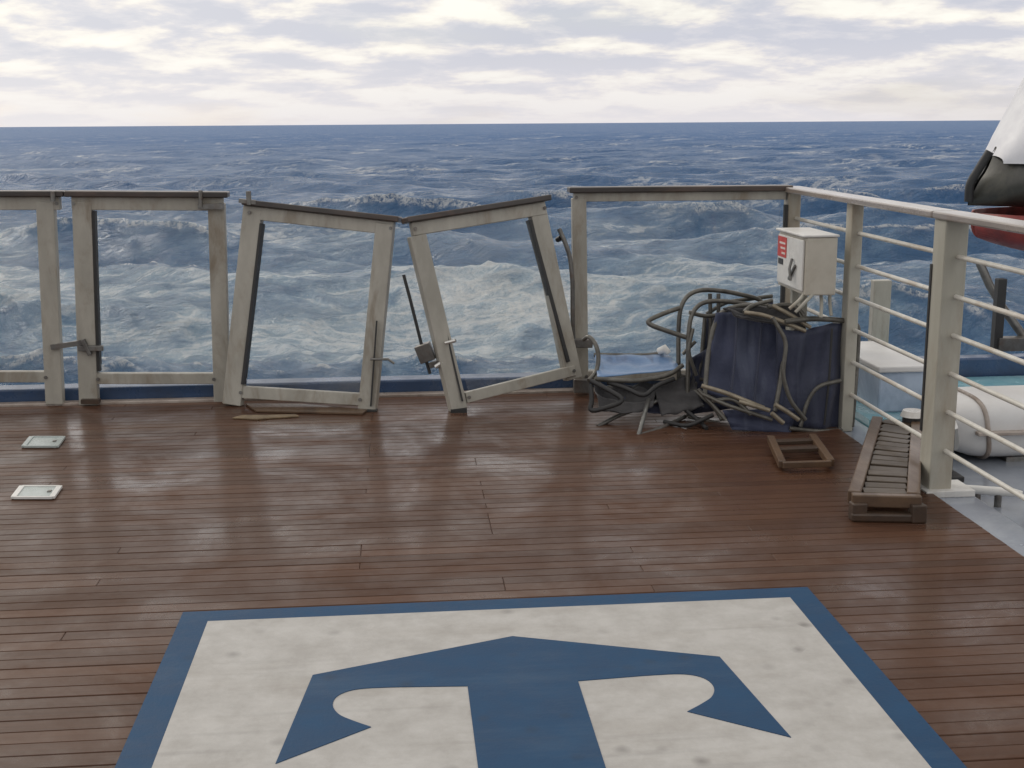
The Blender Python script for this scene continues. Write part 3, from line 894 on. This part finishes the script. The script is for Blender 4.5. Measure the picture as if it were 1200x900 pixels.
def sling_patch(c00, c10, c11, c01, sag, nu=14, nv=14, wr=0.006, ph=0.0):
    a, b, c, d = [at(*q) for q in (c00, c10, c11, c01)]
    nn = (b - a).cross(d - a).normalized()
    if nn.y > 0:
        nn = -nn

    def fn(u, v):
        p = a * (1 - u) * (1 - v) + b * u * (1 - v) + c * u * v + d * (1 - u) * v
        s = -sag * (4 * u * (1 - u)) * (0.35 + 0.65 * 4 * v * (1 - v)) + wr * math.sin(u * 17 + 3 * v + ph) * (0.4 + 0.6 * math.sin(v * 5 + ph)) + wr * 0.7 * math.sin(u * 5 - v * 13 + 2 * ph)
        return p + nn * s
    return MB().grid(fn, nu, nv)


# pale blue chair lying at the foot of the panel
ca = thing('sling_chair', 'fallen chair with a pale blue sling lying by the windbreak post', 'chair', (1.15, 6.35, 0), 'wrecked deck chairs piled in the corner')
sling_patch((697, 417, 6.62), (783, 415, 6.58), (797, 432, 6.32), (700, 443, 6.30), 0.02).build('sling', M['sky'], ca, solid=0.006)
tubes([[(696, 416, 6.63), (740, 417, 6.62), (770, 416, 6.60), (778, 411, 6.58)],
       [(697, 444, 6.29), (745, 447, 6.28), (785, 440, 6.30), (800, 428, 6.34)]], 0.013, 'side_rail', M['tube'], ca)
tubes([[(692, 446, 6.25), (715, 458, 6.2), (735, 470, 6.15), (690, 484, 6.2), (694, 470, 6.22), (692, 450, 6.25)],
       [(712, 448, 6.3), (735, 455, 6.25), (755, 466, 6.2), (768, 452, 6.25), (790, 444, 6.3)]], 0.013, 'leg', M['black'], ca)
tubes([[(700, 500, 6.22), (728, 485, 6.3), (752, 478, 6.3), (770, 470, 6.3)], [(748, 511, 6.02), (754, 490, 6.1), (760, 468, 6.25)],
       [(748, 511, 6.02), (772, 503, 6.12), (803, 488, 6.3)]], 0.012, 'leg', M['steel'], ca)
tubes([[(684, 398, 6.55), (690, 393, 6.5), (699, 404, 6.45), (702, 420, 6.42), (699, 436, 6.4), (690, 446, 6.35)]], 0.012, 'armrest', M['tube'], ca)
sling_patch((694, 450, 6.4), (770, 448, 6.4), (765, 478, 6.2), (705, 484, 6.2), 0.03, wr=0.02, ph=1.0).build('sling', M['mesh'], ca, solid=0.006)
MB().tube([at(772, 412, 6.55), at(779, 409, 6.53), at(784, 414, 6.52)], [0.02, 0.026, 0.016], 8).build('end_cap', M['white'], ca)
sling_patch((765, 452, 6.35), (812, 440, 6.35), (825, 478, 6.25), (775, 486, 6.2), 0.02, wr=0.012, ph=2.0).build('side_sling', M['mesh'], ca, solid=0.006)

# bare tube frames standing on end
cbf = thing('sling_chair', 'upturned chair of bare greenish tube hoops with one arm sticking out left', 'chair', (1.5, 6.4, 0), 'wrecked deck chairs piled in the corner')
tubes([[(797, 478, 6.38), (795, 430, 6.40), (795, 385, 6.42), (797, 360, 6.43), (806, 345, 6.44), (822, 339, 6.45), (850, 341, 6.46), (890, 350, 6.48), (893, 356, 6.48)],
       [(806, 480, 6.30), (806, 430, 6.32), (807, 385, 6.33), (811, 366, 6.34), (822, 354, 6.35), (845, 352, 6.36), (884, 358, 6.38)]], 0.0122, 'hoop', M['tube'], cbf)
tubes([[(832, 344, 6.44), (833, 385, 6.43), (828, 440, 6.41)], [(842, 344, 6.42), (842, 390, 6.40), (832, 470, 6.36)], [(808, 366, 6.34), (826, 371, 6.36), (842, 369, 6.38)]], 0.011, 'upright', M['tube'], cbf, 3)
tubes([[(796, 361, 6.40), (778, 367, 6.38), (758, 376, 6.36), (762, 381, 6.35), (782, 388, 6.35), (806, 396, 6.34)]], 0.013, 'armrest', M['tube'], cbf, 4)
tubes([[(812, 385, 6.33), (806, 412, 6.3), (816, 440, 6.3)], [(800, 415, 6.36), (815, 400, 6.36)], [(798, 440, 6.36), (830, 446, 6.36)]], 0.010, 'brace', M['tube'], cbf, 3)
sling_patch((808, 420, 6.36), (836, 405, 6.42), (834, 470, 6.34), (806, 472, 6.30), 0.015, wr=0.01).build('sling', M['dknavy'], cbf, solid=0.006)

# navy chair on its side, its back towards the camera
cc = thing('sling_chair', 'navy sling chair tipped over with its back panel facing out of the pile', 'chair', (1.62, 6.1, 0), 'wrecked deck chairs piled in the corner')
sling_patch((838, 367, 6.22), (922, 360, 6.20), (918, 486, 6.03), (824, 460, 6.10), 0.04, 24, 24, 0.012, 0.6).build('back_sling', M['navy'], cc, solid=0.006)
tubes([[(826, 462, 6.08), (829, 420, 6.14), (836, 382, 6.20), (846, 364, 6.22), (866, 358, 6.24), (900, 357, 6.24), (918, 366, 6.22)],
       [(940, 383, 6.14), (926, 392, 6.12), (919, 415, 6.10), (914, 450, 6.04), (908, 482, 5.99)]], 0.0125, 'back_frame', M['tube'], cc)
tubes([[(864, 372, 6.19), (861, 420, 6.12), (857, 456, 6.06)], [(893, 372, 6.19), (889, 420, 6.12), (884, 470, 6.05)]], 0.006, 'seam', M['dknavy'], cc, 3)
tubes([[(822, 452, 6.03), (850, 460, 6.0), (895, 478, 5.96)], [(866, 470, 5.98), (885, 476, 5.96), (902, 481, 5.95)]], 0.0118, 'crossbar', M['tubelight'], cc, 3)
tubes([[(824, 462, 6.04), (850, 474, 6.0), (868, 480, 5.98), (905, 492, 5.95)], [(818, 456, 6.06), (840, 480, 6.02), (850, 492, 6.0)], [(834, 470, 6.03), (860, 466, 6.0), (880, 486, 5.97)]], 0.0108, 'stretcher', M['tube'], cc, 4)
sling_patch((846, 481, 6.02), (934, 478, 6.0), (926, 508, 5.98), (858, 504, 6.0), 0.02, 14, 10, 0.008, 1.5).build('seat_sling', M['navy'], cc, solid=0.006)
tubes([[(908, 474, 5.94), (922, 482, 5.94), (936, 492, 5.94)], [(904, 484, 5.93), (918, 496, 5.93)]], 0.012, 'leg', M['tubelight'], cc, 3)

# darker chair behind, against the railing
cd = thing('sling_chair', 'darkest navy sling chair wedged upright against the side railing', 'chair', (2.0, 6.15, 0), 'wrecked deck chairs piled in the corner')


def sling_wave(u, v):
    tl, tr, br, bl = at(914, 386, 6.07), at(1006, 380, 6.08), at(999, 504, 6.04), at(912, 503, 6.0)
    p = tl * (1 - u) * (1 - v) + tr * u * (1 - v) + br * u * v + bl * (1 - u) * v
    return p + Vector((0, -1, 0)) * (0.016 * math.sin(u * 11 + 1.5 * v) * (0.5 + 0.5 * v) + 0.008 * math.sin(u * 27 + 5 * v) + 0.010 * math.sin(v * 9 + u * 4) - 0.06 * (2 * u - 1) ** 2) + Vector((0, 0, -0.015 * math.sin(u * 7) * (1 - v)))


MB().grid(sling_wave, 40, 14).build('back_sling', M['dknavy'], cd, solid=0.008)
tubes([[(920, 377, 6.04), (950, 373, 6.05), (985, 375, 6.06), (1005, 379, 6.08), (1006, 392, 6.07), (1003, 440, 6.05), (998, 500, 6.03)]], 0.014, 'back_frame', M['tube'], cd)
tubes([[(925, 502, 5.98), (960, 506, 5.98), (998, 502, 6.05)]], 0.0118, 'crossbar', M['tube'], cd, 3)
tubes([[(975, 385, 6.03), (972, 440, 6.0), (966, 498, 5.98)]], 0.006, 'seam', M['black'], cd, 3)

tubes([[(905, 372, 5.98), (922, 400, 5.96), (917, 440, 5.95), (926, 470, 5.94), (944, 492, 5.94)],
       [(938, 500, 5.95), (946, 470, 5.97), (958, 452, 5.98), (985, 446, 6.0)]], 0.0108, 'stretcher', M['tube'], cd, 4)

# mesh chair rolled up on top
ce = thing('sling_chair', 'chair of charcoal mesh and beige tube folded flat across the top of the pile', 'chair', (1.75, 6.15, 0.55), 'wrecked deck chairs piled in the corner')
sling_patch((846, 362, 6.16), (932, 356, 6.18), (944, 384, 6.10), (868, 374, 6.10), 0.02, 14, 10, 0.012, 0.3).build('sling', M['mesh'], ce, solid=0.01)
tubes([[(872, 366, 6.10), (895, 369, 6.08), (920, 378, 6.06), (944, 388, 6.05)], [(905, 358, 6.12), (925, 368, 6.09), (950, 384, 6.06)]], 0.011, 'side_rail', M['tubelight'], ce, 4)
tubes([[(900, 360, 6.12), (922, 356, 6.14), (938, 362, 6.12), (946, 376, 6.08)], [(872, 366, 6.10), (880, 358, 6.14), (905, 352, 6.16)]], 0.011, 'end_rail', M['tube'], ce, 4)

# another dark chair squeezed between the hoops and the navy back
cg = thing('sling_chair', 'dark crumpled mesh chair squeezed in behind the tipped navy chair', 'chair', (1.6, 6.4, 0), 'wrecked deck chairs piled in the corner')
sling_patch((828, 372, 6.50), (905, 350, 6.54), (915, 470, 6.36), (806, 486, 6.32), 0.03, 18, 18, 0.014, 2.2).build('sling', M['dknavy'], cg, solid=0.006)
tubes([[(826, 372, 6.46), (822, 420, 6.40), (806, 488, 6.28)], [(828, 368, 6.48), (850, 354, 6.50), (905, 347, 6.52)], [(806, 488, 6.28), (850, 498, 6.22), (900, 500, 6.18)],
       [(790, 470, 6.36), (812, 455, 6.32), (838, 478, 6.2), (846, 492, 6.14)]], 0.011, 'frame', M['tube'], cg, 4)
tubes([[(778, 494, 6.2), (806, 500, 6.1), (836, 486, 6.1)], [(800, 478, 6.26), (818, 492, 6.16), (828, 502, 6.06)]], 0.011, 'leg', M['black'], cg, 4)
sling_patch((722, 452, 6.42), (800, 446, 6.42), (796, 484, 6.26), (735, 480, 6.3), 0.03, 12, 12, 0.018, 0.9).build('seat_sling', M['dknavy'], cg, solid=0.006)

# ------------------------------------------------------------------ teak pieces
NZ = (0, 0, 1)
ts = thing('teak_lounger', 'teak frame end sticking out from under the dark navy chairs', 'lounger', (1.8, 5.6, 0), 'teak lounger parts lying on the deck')
a0, a1 = atz(917, 545, 0.03), atz(974, 543, 0.03)
b0, b1 = atz(903, 514, 0.05), atz(952, 512, 0.05)
MB().beam(a0 + (b0 - a0) * 0.02, b0, 0.034, 0.035, NZ).build('side_rail', M['teak'], ts, bevel=0.004)
MB().beam(a1 + (b1 - a1) * 0.02, b1, 0.034, 0.035, NZ).build('side_rail', M['teak'], ts, bevel=0.004)
MB().beam(a0, a1, 0.024, 0.03, NZ).build('end_rail', M['teak'], ts, bevel=0.004)
MB().beam(a0 + (b0 - a0) * 0.55, a1 + (b1 - a1) * 0.55, 0.05, 0.02, NZ).build('slat', M['teakdark'], ts, bevel=0.003)
MB().beam(a0 + (b0 - a0) * 0.85, a1 + (b1 - a1) * 0.85, 0.05, 0.02, NZ).build('slat', M['teakdark'], ts, bevel=0.003)

tl = thing('teak_lounger', 'slatted teak lounger end lying flat beside the big railing post', 'lounger', (1.95, 5.1, 0), 'teak lounger parts lying on the deck')
zt = 0.078
nl, nr_ = atz(1001, 583, zt), atz(1070, 585, zt)
fl, fr_ = atz(1028, 494, zt), atz(1074, 500, zt)
L_ = (fl - nl)
for q0, q1 in ((nl, fl), (nr_, fr_)):
    MB().beam(q0 + Vector((0, 0, -0.0)), q1, 0.052, 0.055, NZ).build('side_rail', M['teak'], tl, bevel=0.005)
sd = (nr_ - nl).normalized()
N = 15
for k in range(N):
    f = 0.045 + 0.92 * k / (N - 1)
    u0 = nl + (fl - nl) * f + sd * 0.028
    u1 = nr_ + (fr_ - nr_) * f - sd * 0.028
    dz = Vector((0, 0, 0.008 + random.uniform(-0.003, 0.003)))
    MB().beam(u0 + dz, u1 + dz, 0.072, 0.016, NZ).build('slat', M['teakslat'], tl, bevel=0.003)
MB().beam(nl - sd * 0.02 + Vector((0, -0.028, 0.0)), nr_ + sd * 0.02 + Vector((0, -0.028, 0.0)), 0.04, 0.05, NZ).build('end_rail', M['teak'], tl, bevel=0.005)
for q0 in (nl, nr_):
    MB().beam(q0 + Vector((0, -0.045, -0.005)), Vector((q0.x, q0.y - 0.048, 0.0)), 0.055, 0.06, (-1, 0, 0)).build('leg', M['teakdark'], tl, bevel=0.006)
for q0 in (fl, fr_):
    MB().beam(q0 + Vector((0, -0.05, -0.03)), Vector((q0.x, q0.y - 0.051, 0.0)), 0.05, 0.05, (-1, 0, 0)).build('leg', M['teakdark'], tl, bevel=0.006)
MB().beam(Vector((nl.x - 0.03, nl.y - 0.05, 0.018)), Vector((nr_.x + 0.03, nr_.y - 0.05, 0.018)), 0.05, 0.035, NZ).build('foot_bar', M['teakdark'], tl, bevel=0.008)

# ------------------------------------------------------------------ things on the side deck
wl = thing('white_locker', 'white rounded raft canister lying on the wet side deck beyond the railing', 'raft canister', (3.3, 5.75, -0.13))


def canister(u, v):
    # rounded end on the left, barrel running along +X
    ang = 2 * math.pi * v
    s = min(1.0, (u / 0.10)) if u < 0.10 else 1.0
    rr = 0.30 * (0.80 + 0.20 * math.sqrt(max(0, 1 - (1 - s) ** 2)))
    c = math.copysign(abs(math.cos(ang)) ** 0.55, math.cos(ang))
    sn = math.copysign(abs(math.sin(ang)) ** 0.55, math.sin(ang))
    lean = -0.05 * (sn + 1) * 0.5 * (1 - u)
    return Vector((2.76 + 2.2 * u + lean, 5.95 + rr * c * 0.85, 0.035 + 0.155 * sn * (rr / 0.30)))


g = MB().grid(canister, 30, 40)
g.add([canister(0, j / 40) for j in range(40)], [list(range(40))])
g.add([canister(1, j / 40) for j in range(40)], [list(range(40))[::-1]])
g.build('shell', M['hull'], wl)
for u in (0.06, 0.32, 0.62):
    MB().tube([canister(u, j / 40) + (canister(u, j / 40) - Vector((2.75 + 2.2 * u, 5.95, 0.035))) * 0.012 for j in range(41)], 0.012, 6).build('strap', M['trim'], wl)
MB().box((2.80, 5.655, 0.03), (4.9, 5.70, 0.048)).build('seam_flange', M['trim'], wl, bevel=0.004)
for xx in (3.15, 3.75, 4.5):
    MB().box((xx, 5.66, 0.0), (xx + 0.05, 5.690, 0.075)).build('buckle', M['steel'], wl, bevel=0.004)
for xx in (3.0, 4.2):
    MB().box((xx, 5.75, -0.13), (xx + 0.1, 6.15, -0.105)).build('cradle', M['steel'], wl)

lk = thing('deck_locker', 'pale blue locker with a grey lid seen through the railing bars', 'locker', (2.65, 6.6, 0.02))
MB().box((2.52, 6.25, 0.02), (2.78, 6.98, 0.24)).build('body', M['paleblue'], lk, bevel=0.01)
MB().box((2.50, 6.22, 0.242), (2.80, 7.0, 0.275)).build('lid', M['hull'], lk, bevel=0.008)
MB().box((2.508, 6.58, 0.06), (2.519, 6.66, 0.15)).build('latch', M['kerb'], lk)
ca_ = at(1033, 328, 7.19)
sp_ = MB()
sp_.box((ca_.x - 0.055, 7.16, 0.13), (ca_.x + 0.055, 7.22, ca_.z)).build
sp_m = sp_.build('stanchion', M['frame'], None, bevel=0.006)
tag(sp_m, 'short grey stanchion standing on the kerb beyond the railing bars', 'stanchion')

bo = thing('mooring_bollard', 'dark twin bollard with white caps just outside the railing', 'bollard', (2.5, 5.7, -0.13))
for (xx, yy) in ((2.50, 5.75), (2.56, 5.52)):
    MB().tube([(xx, yy, -0.1), (xx, yy, 0.12)], 0.05, 14).build('barrel', M['black'], bo)
    MB().tube([(xx, yy, 0.121), (xx, yy, 0.15)], [0.062, 0.05], 14).build('cap', M['white'], bo)
MB().box((2.43, 5.42, -0.129), (2.63, 5.86, -0.10)).build('base', M['black'], bo, bevel=0.006)

cleat = thing('deck_cleat', 'small white cleat on the wet side deck at the foot of the big post', 'cleat', (2.47, 5.02, -0.13))
MB().tube([(2.44, 5.12, -0.062), (2.48, 5.10, -0.06), (2.66, 5.03, -0.06), (2.70, 5.01, -0.062)], [0.012, 0.02, 0.02, 0.012], 10).build('horn', M['white'], cleat)
for xx, yy in ((2.53, 5.085), (2.61, 5.05)):
    MB().tube([(xx, yy, -0.13), (xx, yy, -0.06)], 0.016, 10).build('stem', M['steel'], cleat)

# ------------------------------------------------------------------ rescue boat on its davit
rbt = thing('rescue_boat', 'rescue boat with white canopy, dark rubber bow collar and orange-red hull at the right edge', 'boat', (5.8, 8.3, 0.6))
BX0, BX1, BYC = 3.93, 8.2, 8.35


def boat_w(u):
    return 0.72 * min(1.0, math.sqrt(max(0.0, 1 - (1 - min(u / 0.40, 1.0)) ** 2.2)) + 0.03)


def hull_pt(u, v):
    a = math.pi * (v - 0.5)                       # -90 .. +90 degrees across the bottom
    w = boat_w(u) * 0.93
    keel = 0.60 + 0.16 * max(0, 1 - u / 0.22) ** 2
    top = 0.92
    x = BX0 + 0.06 + (BX1 - BX0 - 0.06) * u + 0.05 * (1 - abs(math.sin(a))) * (1 - u)
    return Vector((x, BYC + w * math.sin(a), top - (top - keel) * abs(math.cos(a)) ** 0.6))


MB().grid(hull_pt, 30, 20).build('hull', M['orange'], rbt, solid=0.02)


def collar_pt(u, v):
    a = 2 * math.pi * v
    ctr = 1.12 + 0.05 * max(0, 1 - u / 0.3)
    w = boat_w(u)
    hh = 0.20
    x = BX0 + (BX1 - BX0) * u + 0.085 * (math.sin(a) + 1) * max(0, 1 - u / 0.35)
    return Vector((x, BYC + w * (math.cos(a)), ctr + hh * math.sin(a) * (0.55 + 0.45 * (abs(math.sin(a))))))


MB().grid(collar_pt, 40, 28).build('collar', M['collar'], rbt)


def canopy_pt(u, v):
    a = math.pi * v
    uu = 0.012 + 0.955 * u
    w = boat_w(uu) * 0.86
    hgt = 0.05 + 0.95 * min(1.0, u / 0.12) * (1 - 0.35 * max(0, (u - 0.6) / 0.4))
    x = BX0 + 0.10 + (BX1 - BX0 - 0.2) * uu
    return Vector((x, BYC - w * math.cos(a), 1.26 + hgt * math.sin(a) ** 0.8))


MB().grid(canopy_pt, 36, 24).build('canopy', M['canopy'], rbt)
MB().tube([Vector((BX0 - 0.012, BYC - 0.04, 1.0)), Vector((BX0 - 0.02, BYC - 0.05, 1.12)), Vector((BX0 + 0.09, BYC - 0.09, 1.34))], 0.03, 10, smooth_pts=4).build('bow_fender', M['black'], rbt)
for sd_ in (1,):
    rope = []
    for k in range(41):
        u = 0.22 + 0.7 * k / 40
        pnt = collar_pt(u, 0.62)
        sag_ = 0.055 * abs(math.sin(k * math.pi / 5))
        rope.append(pnt + Vector((-0.01, -0.03, -0.02 - sag_)))
    MB().tube(rope, 0.008, 6).build('grab_line', M['trim'], rbt)
for u in (0.10, 0.30, 0.55, 0.80):
    MB().tube([canopy_pt(u, j / 24) + Vector((0, -0.002, 0.006)) for j in range(25)], 0.012, 6).build('canopy_seam', M['trim'], rbt)
MB().tube([collar_pt(0.005 + 0.99 * j / 40, 0.86) + Vector((0, -0.006, 0)) for j in range(41)], 0.012, 6).build('rubbing_strake', M['black'], rbt)
dv = thing('boat_davit', 'dark steel davit strut and post carrying the rescue boat', 'davit', (4.1, 7.9, -0.06))
MB().tube([at(1148, 308, 8.05), at(1160, 335, 8.0), at(1176, 362, 7.95), at(1200, 395, 7.9)], 0.028, 10).build('strut', M['steel'], dv)
pp = at(1173, 330, 7.85)
MB().box((pp.x - 0.03, 7.82, pp.z - 0.45), (pp.x + 0.03, 7.88, pp.z + 0.02)).build('post', M['black'], dv, bevel=0.005)
MB().beam((pp.x, 7.85, pp.z - 0.42), (pp.x + 1.6, 7.85, pp.z - 0.42), 0.09, 0.09).build('beam', M['steel'], dv, bevel=0.005)
MB().beam((pp.x + 1.55, 7.85, pp.z - 0.42), (pp.x + 1.55, 7.0, -0.1), 0.12, 0.12, (1, 0, 0)).build('bracket', M['steel'], dv, bevel=0.005)
